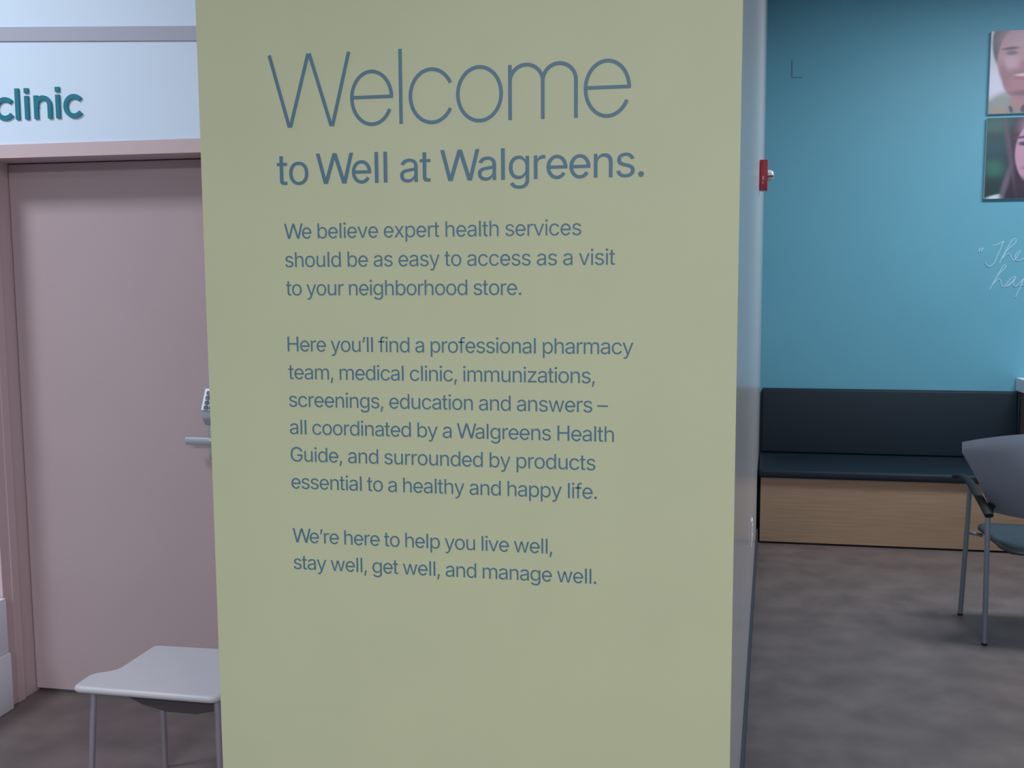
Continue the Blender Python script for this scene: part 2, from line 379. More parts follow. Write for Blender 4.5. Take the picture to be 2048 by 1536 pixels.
'W':(686,["180 0 155 0 109 170 63 339 16 509 38 509 60 509 82 509 109 404 136 300 163 196 168 179 172 163 175 145 179 128 183 111 187 94 190 76 194 58 197 40 194 40 192 40 189 40 193 58 196 76 200 94 203 111 207 128 211 145 215 163 220 179 224 196 251 300 279 404 306 509 331 509 355 509 380 509 407 404 434 300 462 196 466 179 470 163 474 145 478 128 482 111 486 94 490 76 494 58 497 40 494 40 491 40 488 40 492 58 495 76 499 94 502 111 506 128 510 145 515 163 519 179 523 196 550 300 576 404 603 509 625 509 647 509 670 509 623 339 577 170 530 0 505 0 480 0 455 0 426 108 397 215 368 323 362 344 357 367 351 391 346 416 341 444 336 475 341 475 345 475 350 475 345 445 340 419 335 395 330 371 324 347 318 323 289 215 260 108 230 0 205 0"]),
'H':(517,["82 0 60 0 60 170 60 339 60 509 82 509 103 509 125 509 125 435 125 362 125 289 214 289 303 289 392 289 392 362 392 435 392 509 414 509 435 509 457 509 457 339 457 170 457 0 435 0 414 0 392 0 392 77 392 155 392 232 303 232 214 232 125 232 125 155 125 77 125 0 103 0"]),
'G':(520,["309 -7 269 -7 223 -7 184 4 149 25 115 46 88 77 69 116 50 155 40 201 40 254 40 308 50 354 69 393 88 432 115 462 149 484 183 505 221 516 265 516 292 516 317 512 340 504 364 496 385 484 403 469 422 454 437 437 449 416 461 396 470 373 474 349 452 349 430 349 408 349 403 365 396 380 387 393 379 406 368 417 356 427 344 436 330 444 315 448 300 453 283 456 265 456 235 456 208 448 183 432 159 417 139 394 125 364 111 334 103 297 103 254 103 211 111 175 125 145 140 115 159 92 184 76 209 61 237 53 269 53 297 53 323 59 345 71 367 83 384 101 396 123 409 146 415 172 415 202 421 201 428 200 434 199 384 199 333 199 283 199 283 218 283 237 283 256 348 256 413 256 478 256 478 237 478 219 478 200 478 158 469 122 451 91 433 60 408 36 377 19 345 2"]),
'.':(188,["108 -4 95 -4 83 -4 72 0 63 9 54 18 50 28 50 41 50 54 54 65 63 73 72 82 83 87 95 87 108 87 119 82 128 73 137 65 141 54 141 41 141 28 137 18 128 9 119 0"]),
',':(188,["53 -119 38 -119 48 -56 58 8 68 71 91 71 114 71 137 71 119 8 102 -56 84 -119 69 -119"]),
'’':(177,["67 318 52 318 62 382 72 445 82 509 105 509 128 509 151 509 133 445 116 382 98 318 83 318"]),
'–':(350,["233 244 350 244 350 226 350 207 350 188 233 188 117 188 0 188 0 207 0 226 0 244 117 244"]),
' ':(188,[])
}


def drawn(ch):
    """Letters drawn here from arcs and bars (em of 1000, stroke 65)."""
    A = lambda cx, cy, rx, ry, a, b, n: [Vector((cx + rx * math.cos(math.radians(a + (b - a) * i / n)),
                                                 cy + ry * math.sin(math.radians(a + (b - a) * i / n)))) for i in range(n + 1)]
    if ch == 'e':
        w, cx, cy, rx, ry = 62, 203, 186, 172, 196
        bt, bb = 212, 158
        ix, iy = rx - w, ry - 56
        a1 = math.degrees(math.asin((bt - cy) / iy))
        a2 = math.degrees(math.asin((bb - cy) / iy))
        outer = A(cx, cy, rx, ry, -34, -360 + math.degrees(math.asin((bb - cy) / ry)) , 34)
        outer = A(cx, cy, ix, iy, 180 - a2, 326, 16) + outer
        hole = A(cx, cy, ix, iy, a1, 180 - a1, 16)
        return [outer, hole]
    if ch == 't':
        return [[Vector(p) for p in ((12, 370), (12, 318), (62, 318), (62, 82)) ]
                + A(127, 70, 65, 72, 180, 255, 6) + [Vector(p) for p in ((158, -2), (196, 0), (196, 54), (168, 52))]
                + A(150, 82, 24, 30, 262, 180, 5) + [Vector(p) for p in ((126, 318), (196, 318), (196, 370), (126, 370), (126, 482), (62, 482), (62, 370))]]
    if ch == 'W':
        return [[Vector(p) for p in ((10, 509), (78, 509), (180, 105), (307, 509), (379, 509), (506, 105), (608, 509), (676, 509),
                                     (544, 0), (470, 0), (343, 405), (216, 0), (142, 0))]]
    return None


def outline(ch, thin):
    """A glyph's outlines as point loops, every stroke thinned by 'thin' on each side."""
    loops = drawn(ch) or []
    for spl in ([] if loops else GLYPHS[ch][1]):
        v = [float(q) for q in spl.split()]
        K = [v[i:i + 6] for i in range(0, len(v), 6)]
        P = []
        for A, B in zip(K, K[1:] + K[:1]):
            p0, p1, p2, p3 = Vector(A[2:4]), Vector(A[4:6]), Vector(B[0:2]), Vector(B[2:4])
            chord = (p3 - p0).length
            bow = abs((p1 - p0).cross(p3 - p0)) + abs((p2 - p0).cross(p3 - p0))
            n = 1 if bow < 2.0 * chord + 1e-6 else 5
            for j in range(n):
                t = j / n
                P.append(p0 * (1 - t) ** 3 + 3 * p1 * t * (1 - t) ** 2 + 3 * p2 * t * t * (1 - t) + p3 * t ** 3)
        Q = []
        for p in P:
            if not Q or (p - Q[-1]).length > 1.2:
                Q.append(p)
        if (Q[0] - Q[-1]).length <= 1.2:
            Q.pop()
        loops.append(Q)
    if not loops:
        return loops
    area = lambda Q: sum(a.cross(b) for a, b in zip(Q, Q[1:] + Q[:1])) / 2
    big = max(loops, key=lambda Q: abs(area(Q)))
    turn = 1 if area(big) > 0 else -1
    out = []
    for Q in loops:
        R = []
        n = len(Q)
        for i in range(n):
            d1, d2 = (Q[i] - Q[i - 1]).normalized(), (Q[(i + 1) % n] - Q[i]).normalized()
            n1, n2 = Vector((-d1.y, d1.x)), Vector((-d2.y, d2.x))
            m = n1 + n2
            m = m.normalized() if m.length > 0.2 else n1
            R.append(Q[i] + m * turn * thin / max(m.dot(n1), 0.5))
        out.append(R)
    return out


def text_mesh(text, x0, x1, base, cap, y_face, thick, thin):
    """Lettering standing on a wall face at y = y_face, filled between x0 and x1 on a baseline."""
    s = cap / 509.0
    adv = [GLYPHS[c][0] for c in text]
    kern = {'We': -45, 'Wa': -42, 'y,': -30, 'r,': -25, 'yo': -8, 'wa': -6, 'rt': 5}
    ks = [kern.get(text[i:i + 2], 0) - (34 if text[i:i + 3] == 'o W' else 0) for i in range(len(text))]
    def ext(ch):
        xs = [float(v) for sp in GLYPHS[ch][1] for v in sp.split()[2::6]]
        return min(xs), max(xs)
    lsb = ext(text[0])[0]
    rsb = adv[-1] - ext(text[-1])[1]
    natural = (sum(adv) + sum(ks) - lsb - rsb) * s
    track = (x1 - x0 - natural) / (len(text) - 1)
    cu = bpy.data.curves.new('line', 'CURVE')
    cu.dimensions = '2D'
    cu.fill_mode = 'BOTH'
    cu.extrude = thick / 2
    pen = x0 - lsb * s
    for ch, a, k in zip(text, adv, ks):
        for poly in outline(ch, thin):
            sp = cu.splines.new('POLY')
            sp.points.add(len(poly) - 1)
            sp.use_cyclic_u = True
            for pt, q in zip(sp.points, poly):
                pt.co = (pen + q[0] * s, base + q[1] * s, 0, 1)
        pen += (a + k) * s + track
    tmp = bpy.data.objects.new('line', cu)
    COL.objects.link(tmp)
    dg = bpy.context.evaluated_depsgraph_get()
    me = bpy.data.meshes.new_from_object(tmp.evaluated_get(dg))
    bpy.data.objects.remove(tmp)
    bpy.data.curves.remove(cu)
    me.materials.clear()
    me.transform(Matrix.Translation((0, y_face - thick / 2, 0)) @ Matrix.Rotation(math.pi / 2, 4, 'X'))
    return me


def ribbon(bm, pts, w, y0, y1, closed=False, ramp=0.0):
    """Stroke of constant width w along an (x, z) centre line, extruded from y0 to y1."""
    P = [Vector(p) for p in pts]
    n = len(P)
    L, R = [], []
    for i in range(n):
        if closed:
            a, b, c = P[i - 1], P[i], P[(i + 1) % n]
        else:
            a, b, c = P[max(i - 1, 0)], P[i], P[min(i + 1, n - 1)]
        d1 = (b - a).normalized() if (b - a).length > 1e-9 else (c - b).normalized()
        d2 = (c - b).normalized() if (c - b).length > 1e-9 else d1
        n1, n2 = Vector((-d1.y, d1.x)), Vector((-d2.y, d2.x))
        nn = n1 + n2
        nn = nn.normalized() if nn.length > 1e-6 else n1
        k = min(1.0 / max(nn.dot(n1), 0.25), 3.0)
        L.append(b + nn * w / 2 * k)
        R.append(b - nn * w / 2 * k)
    rows = []
    for i, (l, r) in enumerate(zip(L, R)):
        yf = y0 - ramp * i / n
        rows.append([bm.verts.new((l.x, yf, l.y)), bm.verts.new((r.x, yf, r.y)),
                     bm.verts.new((r.x, y1, r.y)), bm.verts.new((l.x, y1, l.y))])
    m = n if closed else n - 1
    for i in range(m):
        A, B = rows[i], rows[(i + 1) % n]
        for k in range(4):
            bm.faces.new((A[k], A[(k + 1) % 4], B[(k + 1) % 4], B[k]))
    if not closed:
        bm.faces.new(rows[0])
        bm.faces.new(rows[-1][::-1])
    return bm


def arc(cx, cz, rx, rz, a0, a1, n=40):
    return [(cx + rx * math.cos(math.radians(a0 + (a1 - a0) * i / n)),
             cz + rz * math.sin(math.radians(a0 + (a1 - a0) * i / n))) for i in range(n + 1)]


# ================================================================== THE SETTING
WALL_H = 3.6
SLOPE = 0.0618                                     # the partition runs slightly off square


def wx(y):
    """x of the partition's right face at depth y."""
    return 0.066 + SLOPE * (y - 2.245)


struct('floor', box(NB(), (-6, -5, -0.1), (7, 7.6, 0)), M['floor'])
struct('ceiling', box(NB(), (-6, -5, WALL_H), (7, 7.6, WALL_H + 0.1)), M['ceiling'])
struct('wall_back', box(NB(), (0.2, 7.2, 0), (7, 7.4, WALL_H)), M['teal'], 'teal painted wall behind the bench')
struct('wall_partition', prism(NB(), [(-1.14, 2.258), (wx(2.258), 2.258), (wx(7.2), 7.2), (-1.14, 7.2)], 0, WALL_H),
       M['greige'], 'glossy grey wall running back from the sign')
WF = 3.46                                          # face of the clinic wall
bm = NB()
box(bm, (-6, WF, 0), (-2.728, 3.76, WALL_H))
box(bm, (-1.722, WF, 0), (-1.14, 3.76, WALL_H))
box(bm, (-2.728, WF, 2.176), (-1.722, 3.76, WALL_H))
struct('wall_left', bm, M['white_wall'], 'white wall over the beige door')

# baseboard of the partition
bm = NB()
prism(bm, [(wx(2.27) + 0.0005, 2.27), (wx(2.27) + 0.011, 2.27), (wx(6.47) + 0.011, 6.47), (wx(6.47) + 0.0005, 6.47)], 0, 0.10)
struct('baseboard_right', bm, M['base'], 'charcoal rubber base along the glossy grey wall')

# door frame (pressed metal): casing face, jamb and stop on three sides
bm = NB()
for sx in (-1, 1):
    xi = -2.68 if sx < 0 else -1.77
    box(bm, (min(xi, xi + sx * 0.048), WF - 0.006, 0), (max(xi, xi + sx * 0.048), 3.74, 2.177))
    xs = xi - sx * 0.016
    box(bm, (min(xi, xs), 3.662, 0), (max(xi, xs), 3.74, 2.128))
    xs = xi - sx * 0.006
    box(bm, (min(xi, xs), WF + 0.045, 0), (max(xi, xs), WF + 0.085, 2.128))
box(bm, (-2.68, WF - 0.006, 2.128), (-1.77, 3.74, 2.177))
box(bm, (-2.68, 3.662, 2.112), (-1.77, 3.74, 2.128))
struct('trim_1', bm, M['frame'], 'pinkish beige metal door frame')

# grey strip across the white wall over the door
bm = NB()
slab_xz(bm, [(-6, 2.749), (-1.14, 2.538), (-1.14, 2.488), (-6, 2.699)], WF - 0.006, WF + 0.002)
struct('trim_2', bm, M['groove'], 'grey strip across the white wall over the lettering')

# door leaf with its keypad lock and lever
DF = 3.62
door = struct('door_1', box(NB(), (-2.677, DF, 0.014), (-1.773, DF + 0.042, 2.1245), 0.002, 1), M['door'], 'pinkish beige flush door')
bm = NB()
box(bm, (-1.872, DF - 0.010, 0.985), (-1.792, DF - 0.0005, 1.16), 0.006)
obj('escutcheon', bm, M['chrome'], door, True)
bm = NB()
slab_yz(bm, [(DF - 0.0005, 1.125), (DF - 0.0005, 1.262), (DF - 0.030, 1.262), (DF - 0.070, 1.185), (DF - 0.070, 1.155), (DF - 0.045, 1.125)], -1.866, -1.786)
bmesh.ops.bevel(bm, geom=list(bm.edges), offset=0.005, segments=2, profile=0.5, affect='EDGES')
lock = obj('keypad_lock', bm, M['chrome'], door, True)
lock['label'] = 'chrome keypad lock with sloping key face'
bm = NB()
slab_yz(bm, [(DF - 0.031, 1.262), (DF - 0.0345, 1.264), (DF - 0.0745, 1.187), (DF - 0.071, 1.185)], -1.864, -1.788)
obj('key_plate', bm, M['lock_white'], lock)
for r in range(4):
    for c in range(3):
        t = (r + 0.7) / 4.4
        y, z = DF - 0.0345 - 0.040 * t, 1.264 - 0.077 * t
        bm = NB()
        x = -1.846 + c * 0.020
        slab_yz(bm, [(y, z + 0.004), (y - 0.005, z + 0.0025), (y - 0.0105, z - 0.0085), (y - 0.0055, z - 0.007)], x - 0.007, x + 0.007)
        obj('key', bm, M['key'], lock)
bm = NB()
tube(bm, smooth_path([(-1.824, DF - 0.008, 1.066), (-1.824, DF - 0.045, 1.066), (-1.834, DF - 0.060, 1.066), (-1.86, DF - 0.062, 1.066), (-1.937, DF - 0.062, 1.066)], 5),
     0.011, 12, True, (0.008, 0.0150))
lever = obj('lever_handle', bm, M['chrome'], door, True)
bm = NB()
tube(bm, [(-1.824, DF - 0.0095, 1.066), (-1.824, DF - 0.020, 1.066)], 0.024, 20)
obj('rose', bm, M['chrome'], lever, True)

# ================================================================== THE WELCOME SIGN
BY = 2.24                                          # front face of the board
sign = thing('welcome_sign', 'tall yellow-green welcome board with slate blue lettering on the end of the grey wall', 'sign', (-0.544, 2.246, 0.13))
obj('board', box(NB(), (-1.155, BY, 0.13), (0.0665, BY + 0.014, 2.56), 0.0008, 1), M['board'], sign)
bm = NB()
box(bm, (-1.13, BY + 0.0142, 0.16), (0.060, 2.2578, 2.53))
obj('backing', bm, M['gap'], sign)

bm = NB()
Y0, Y1 = BY - 0.0007, BY + 0.0002
SW = 0.0079
ribbon(bm, [(-0.9790, 2.1806), (-0.9353, 2.0198)], SW, Y0, Y1)
ribbon(bm, [(-0.9326, 2.0198), (-0.8862, 2.1806)], SW, Y0 - 0.0002, Y1)
ribbon(bm, [(-0.8835, 2.1806), (-0.8352, 2.0198)], SW, Y0, Y1)
ribbon(bm, [(-0.8325, 2.0198), (-0.7905, 2.1806)], SW, Y0 - 0.0002, Y1)


def letter_e(xl, xr, zt, zb, bar):
    cx, rx = (xl + xr) / 2, (xr - xl - SW) / 2
    cz, rz = (zt + zb) / 2, (zt - zb - SW) / 2
    pts = arc(cx, cz, rx, rz, 2, 334, 60)
    ribbon(bm, pts, SW, Y0, Y1)
    ribbon(bm, [(cx - rx, bar), (cx + rx + SW * 0.4, bar)], SW * 0.92, Y0 - 0.0002, Y1)


letter_e(-0.7892, -0.6888, 2.1396, 2.0167, 2.0802)
ribbon(bm, [(-0.6717, 2.1812), (-0.6717, 2.0195)], SW, Y0, Y1)
ribbon(bm, arc(-0.6010, 2.0776, 0.0485, 0.0572, 28, 331, 60), SW, Y0, Y1)
ribbon(bm, arc(-0.4932, 2.0778, 0.0484, 0.0572, 0, 360 - 6, 59), SW, Y0, Y1, True)
ribbon(bm, [(-0.4252, 2.1362), (-0.4252, 2.0197)], SW, Y0, Y1)
ribbon(bm, [(-0.4252, 2.095)] + arc(-0.3892, 2.1000, 0.0360, 0.0356, 178, 0, 30) + [(-0.3532, 2.0197)], SW, Y0 - 0.0002, Y1)
ribbon(bm, [(-0.3532, 2.095)] + arc(-0.3171, 2.1000, 0.0360, 0.0358, 178, 0, 30) + [(-0.2810, 2.0197)], SW, Y0 - 0.0004, Y1)
letter_e(-0.2644, -0.1632, 2.1405, 2.0172, 2.0812)
obj('heading_lettering', bm, M['ink'], sign)['label'] = 'large thin word Welcome'


def line(name, text, x0, x1, base, cap, thin, label=None):
    me = text_mesh(text, x0, x1, base, cap, BY, 0.0009, thin)
    me.transform(Matrix.Translation((0, 0.0003, 0)))
    o = link_mesh(name, me, M['ink'], sign, False)
    if label:
        o['label'] = label
    return o


line('subheading_lettering', 'to Well at Walgreens.', -0.969, -0.1347, 1.8917, 0.0680, 0.5, 'bolder second line under the heading')
LH = 0.06477
for k, xr, text in [
        (0, -0.2690, 'We believe expert health services'),
        (1, -0.1947, 'should be as easy to access as a visit'),
        (2, -0.4020, 'to your neighborhood store.'),
        (4, -0.1543, 'Here you\u2019ll find a professional pharmacy'),
        (5, -0.2385, 'team, medical clinic, immunizations,'),
        (6, -0.2095, 'screenings, education and answers \u2013'),
        (7, -0.1960, 'all coordinated by a Walgreens Health'),
        (8, -0.2367, 'Guide, and surrounded by products'),
        (9, -0.2332, 'essential to a healthy and happy life.'),
        (11, -0.3335, 'We\u2019re here to help you live well,'),
        (12, -0.2337, 'stay well, get well, and manage well.')]:
    line('text_line', text, -0.9545, xr, 1.7695 - LH * k, 0.0345, 2.5)

# ================================================================== CLINIC LETTERS over the door
cl = thing('clinic_lettering', 'raised teal letters ending in clinic on the white wall over the door', 'sign', (-2.40, WF, 2.265))
y0, y1 = WF - 0.007, WF + 0.001
CW = 0.0165
zb, zx = 2.266, 2.350
bm = NB(); ribbon(bm, arc(-2.5535, 2.307, 0.0355, 0.0335, 40, 320, 36), CW, y0, y1); obj('letter', bm, M['clinic'], cl)
bm = NB(); ribbon(bm, [(-2.5020, 2.378), (-2.5020, zb)], CW, y0, y1); obj('letter', bm, M['clinic'], cl)
for ix in (-2.4635, -2.3368):
    bm = NB()
    ribbon(bm, [(ix, zx), (ix, zb)], CW, y0, y1)
    ribbon(bm, [(ix, 2.3775), (ix, 2.3600)], CW * 1.05, y0, y1)
    obj('letter', bm, M['clinic'], cl)
bm = NB()
ribbon(bm, [(-2.4255, zx), (-2.4255, zb)], CW, y0, y1)
ribbon(bm, [(-2.4225, 2.305)] + arc(-2.3970, 2.3135, 0.0270, 0.0275, 172, 0, 24) + [(-2.3700, zb)], CW, y0 - 0.0004, y1)
obj('letter', bm, M['clinic'], cl)
bm = NB(); ribbon(bm, arc(-2.2715, 2.307, 0.0340, 0.0345, 40, 320, 36), CW, y0, y1); obj('letter', bm, M['clinic'], cl)

# ================================================================== STOOL by the door
st = thing('stool', 'pale grey stool on thin metal legs in front of the beige door', 'stool', (-1.66, 2.93, 0))
def pad(bm, pts, z0, z1, r, rnd):
    """Flat pad with a fully rounded rim: outline in plan, corners eased, rim profile swept round it."""
    P = []
    n = len(pts)
    for i in range(n):
        p, c, q = Vector(pts[i - 1]), Vector(pts[i]), Vector(pts[(i + 1) % n])
        a = c + (p - c).normalized() * min(rnd, (p - c).length * 0.45)
        b = c + (q - c).normalized() * min(rnd, (q - c).length * 0.45)
        P += [a * (1 - t) ** 2 + c * 2 * t * (1 - t) + b * t * t for t in (0, 0.2, 0.4, 0.6, 0.8, 1.0)]
    m = len(P)
    N = []
    for i in range(m):
        d = (P[(i + 1) % m] - P[i - 1]).normalized()
        N.append(Vector((-d.y, d.x)))                 # inward for a counter-clockwise outline
    zc, h = (z0 + z1) / 2, (z1 - z0) / 2
    rings = []
    for k in range(9):
        f = math.radians(-90 + 180 * k / 8)
        rings.append([bm.verts.new((p.x + q.x * r * (1 - math.cos(f)), p.y + q.y * r * (1 - math.cos(f)), zc + h * math.sin(f)))
                      for p, q in zip(P, N)])
    for A, B in zip(rings, rings[1:]):
        for i in range(m):
            bm.faces.new((A[i], A[(i + 1) % m], B[(i + 1) % m], B[i])).smooth = True
    for R in (rings[0][::-1], rings[-1]):
        bm.faces.new(R)
    return bm


bm = pad(NB(), [(-1.908, 2.738), (-1.425, 2.735), (-1.400, 2.86), (-1.440, 2.89), (-1.470, 3.128), (-1.845, 3.120), (-1.848, 2.890), (-1.912, 2.850)],
         0.4085, 0.432, 0.013, 0.03)
obj('seat', bm, M['stool_top'], st)
for (xa, ya, xb, yb) in [(-1.848, 2.765, -1.868, 2.745), (-1.440, 2.770, -1.425, 2.750), (-1.800, 3.085, -1.815, 3.105), (-1.500, 3.085, -1.485, 3.105)]:
    bm = NB(); tube(bm, [(xa, ya, 0.409), (xb, yb, 0.0)], 0.0095, 12)
    obj('leg', bm, M['stool_leg'], st, True)
bm = slab_xz(NB(), [(-1.790, 0.4075), (-1.440, 0.4075), (-1.455, 0.365), (-1.520, 0.350), (-1.620, 0.350), (-1.700, 0.368)], 2.79, 3.06)
obj('underframe', bm, M['stool_dark'], st)

# ================================================================== WHITE BOXES at the far left
bm = box(NB(), (-3.10, 3.00, 0.0), (-2.655, 3.450, 0.228), 0.004)
tag(rebase(obj('box', bm, M['carton'], None, True)), 'white box on the floor beside the door frame, lower of two', 'box')
bm = box(NB(), (-3.10, 3.02, 0.229), (-2.662, 3.448, 0.447), 0.004)
tag(rebase(obj('box', bm, M['carton'], None, True)), 'white box stacked on another beside the door frame, upper of two', 'box')

# ================================================================== FIRE ALARM and outlet on the partition
def on_wall(y, out, z):
    """Point 'out' metres off the partition's right face."""
    n = Vector((1, -SLOPE, 0)).normalized()
    return Vector((wx(y), y, z)) + n * out


def wall_box(bm, ya, yb, za, zb, o0, o1, bev=0.0):
    pts = []
    for y in (ya, yb):
        for o in (o0, o1):
            p = on_wall(y, o, 0)
            pts.append((p.x, p.y))
    return prism(bm, [pts[0], pts[1], pts[3], pts[2]], za, zb, bev)


AY = 5.0
al = thing('fire_alarm', 'red fire alarm with clear strobe lens high on the glossy grey wall', 'fire alarm', on_wall(AY, 0, 2.080))
obj('housing', wall_box(NB(), AY, AY + 0.115, 2.080, 2.218, 0.0005, 0.037, 0.004), M['red'], al, True)
bm = NB()
segs = 14
rings = []
for (o, r) in ((0.0365, 0.026), (0.050, 0.025), (0.060, 0.020), (0.065, 0.010)):
    c = on_wall(AY + 0.055, o, 2.149)
    rings.append([bm.verts.new(c + Vector((0, 0.9 * r * math.cos(2 * math.pi * k / segs), r * math.sin(2 * math.pi * k / segs)))) for k in range(segs)])
for A, B in zip(rings, rings[1:]):
    for k in range(segs):
        bm.faces.new((A[k], A[(k + 1) % segs], B[(k + 1) % segs], B[k]))
bm.faces.new(rings[0]); bm.faces.new(rings[-1])
lens = obj('strobe_lens', bm, M['lens'], al, True, 60)
bm = wall_box(NB(), AY + 0.026, AY + 0.084, 2.140, 2.147, 0.0372, 0.0645)
obj('lens_bar', bm, M['lens_dark'], lens)
# small white word on the side towards the camera, reading upwards
bm = NB()
u0, v0, uh = 0.0140, 2.110, 0.0075
def seg(a, b):
    pa, pb = on_wall(AY, u0 + (1 - a[1]) * uh, v0 + a[0] * 0.009), on_wall(AY, u0 + (1 - b[1]) * uh, v0 + b[0] * 0.009)
    off = Vector((0, -0.0005, 0))
    tube(bm, [pa + off, pb + off], 0.0009, 4)
for i, strokes in enumerate([[((0, 0), (0, 1)), ((0, 1), (.6, 1)), ((0, .55), (.5, .55))],
                             [((.3, 0), (.3, 1))],
                             [((0, 0), (0, 1)), ((0, 1), (.6, .9)), ((.6, .9), (.6, .6)), ((.6, .6), (0, .5)), ((.2, .5), (.65, 0))],
                             [((0, 0), (0, 1)), ((0, 1), (.6, 1)), ((0, .5), (.5, .5)), ((0, 0), (.6, 0))]]):
    for a, b in strokes:
        seg((a[0] + i, a[1]), (b[0] + i, b[1]))
obj('lettering', bm, M['white'], al)['label'] = 'small white word FIRE'

OY = 4.50
ou = thing('wall_outlet', 'small white outlet plate low on the glossy grey wall', 'outlet', on_wall(OY, 0, 0.495))
plate = obj('cover_plate', wall_box(NB(), OY, OY + 0.075, 0.497, 0.613, 0.0005, 0.0065, 0.0015), M['white'], ou)
for z in (0.520, 0.563):
    obj('socket', wall_box(NB(), OY + 0.020, OY + 0.055, z, z + 0.028, 0.0066, 0.0085), M['white'], plate)

# ================================================================== BENCH against the teal wall
be = thing('bench', 'long black upholstered bench on an oak base along the teal wall', 'bench', (1.19, 6.8, 0))
bx1 = 2.016
obj('base', prism(NB(), [(wx(6.51) + 0.022, 6.51), (bx1, 6.51), (bx1, 7.198), (wx(7.198) + 0.022, 7.198)], 0.014, 0.424), M['wood'], be)
obj('toe_kick', prism(NB(), [(wx(6.525) + 0.03, 6.525), (bx1 - 0.01, 6.525), (bx1 - 0.01, 7.19), (wx(7.19) + 0.03, 7.19)], 0.0, 0.0138), M['gap'], be)
bm = prism(NB(), [(wx(6.478) + 0.010, 6.478), (bx1, 6.478), (bx1, 7.16), (wx(7.16) + 0.010, 7.16)], 0.4245, 0.476)
bmesh.ops.bevel(bm, geom=list(bm.edges), offset=0.016, segments=4, profile=0.5, affect='EDGES')
obj('seat_cushion', bm, M['vinyl_black'], be, True)
bm = NB()
slab_yz(bm, [(7.115, 0.4765), (7.185, 0.4765), (7.190, 0.915), (7.150, 0.915)], 0.381, bx1)
bmesh.ops.bevel(bm, geom=list(bm.edges), offset=0.016, segments=4, profile=0.5, affect='EDGES')
obj('back_cushion', bm, M['vinyl_black'], be, True)

# cabinet at the right end of the bench
ca = thing('cabinet', 'brown cabinet with a thick white top at the right end of the bench', 'cabinet', (2.33, 6.93, 0))
obj('body', box(NB(), (2.030, 6.70, 0.0), (2.62, 7.18, 0.905), 0.003, 1), M['brown'], ca)
obj('worktop', box(NB(), (2.006, 6.66, 0.9185), (2.64, 7.195, 1.005), 0.004), M['white'], ca)
obj('rail', box(NB(), (2.05, 6.72, 0.9052), (2.60, 7.16, 0.9183)), M['brown'], ca)

# ================================================================== CHAIR in front of the bench
ch = thing('chair', 'charcoal plastic armchair with thin grey legs facing the bench', 'chair', (1.555, 5.05, 0))
XC = 1.555
LX = 0.284


def shell(bm, fn, nu, nv, thick):
    """Curved plate: fn(u, v) is the mid surface, u, v in 0..1."""
    P = [[Vector(fn(i / nu, j / nv)) for j in range(nv + 1)] for i in range(nu + 1)]
    front, back = [], []
    for i in range(nu + 1):
        fr, bk = [], []
        for j in range(nv + 1):
            du = P[min(i + 1, nu)][j] - P[max(i - 1, 0)][j]
            dv = P[i][min(j + 1, nv)] - P[i][max(j - 1, 0)]
            n = du.cross(dv).normalized()
            ed = min(i, nu - i, j, nv - j)
            t = thick / 2 * (0.45 if ed == 0 else (0.85 if ed == 1 else 1.0))
            fr.append(bm.verts.new(P[i][j] + n * t))
            bk.append(bm.verts.new(P[i][j] - n * t))
        front.append(fr)
        back.append(bk)
    for i in range(nu):
        for j in range(nv):
            bm.faces.new((front[i][j], front[i + 1][j], front[i + 1][j + 1], front[i][j + 1]))
            bm.faces.new((back[i][j], back[i][j + 1], back[i + 1][j + 1], back[i + 1][j]))
    rim = [(i, 0) for i in range(nu)] + [(nu, j) for j in range(nv)] + [(i, nv) for i in range(nu, 0, -1)] + [(0, j) for j in range(nv, 0, -1)]
    for a, b in zip(rim, rim[1:] + rim[:1]):
        bm.faces.new((front[a[0]][a[1]], back[a[0]][a[1]], back[b[0]][b[1]], front[b[0]][b[1]]))
    return bm


def back_fn(u, v):
    s = 2 * u - 1
    k = 1 - 0.08 * max(0.0, v - 0.86) / 0.14                    # rounded upper corners
    w = 0.232 + 0.150 * v ** 1.1
    x = XC + s * w * k
    y = 4.890 + 0.165 * s * s + 0.22 * (v - 0.35) ** 2 - 0.030
    top = 0.962 - 0.074 * s * s
    bot = 0.572 + 0.004 * s * s
    return (x, y, bot + (top - bot) * v)


obj('backrest', shell(NB(), back_fn, 24, 14, 0.014), M['chair_shell'], ch, True, 80)


def seat_fn(u, v):
    s, t = 2 * u - 1, 2 * v - 1
    w = 0.235 + 0.018 * t
    k = 1 - 0.14 * max(0.0, abs(t) - 0.7) / 0.3
    x = XC + s * w * k
    y = 5.065 + t * 0.225 * (1 - 0.10 * max(0.0, abs(s) - 0.7) / 0.3)
    z = 0.452 - 0.018 * (1 - s * s) * (1 - t * t) - 0.03 * max(0, t - 0.5) ** 2 + 0.010 * t - 0.03 * max(0.0, -t - 0.55)
    return (x, y, z)


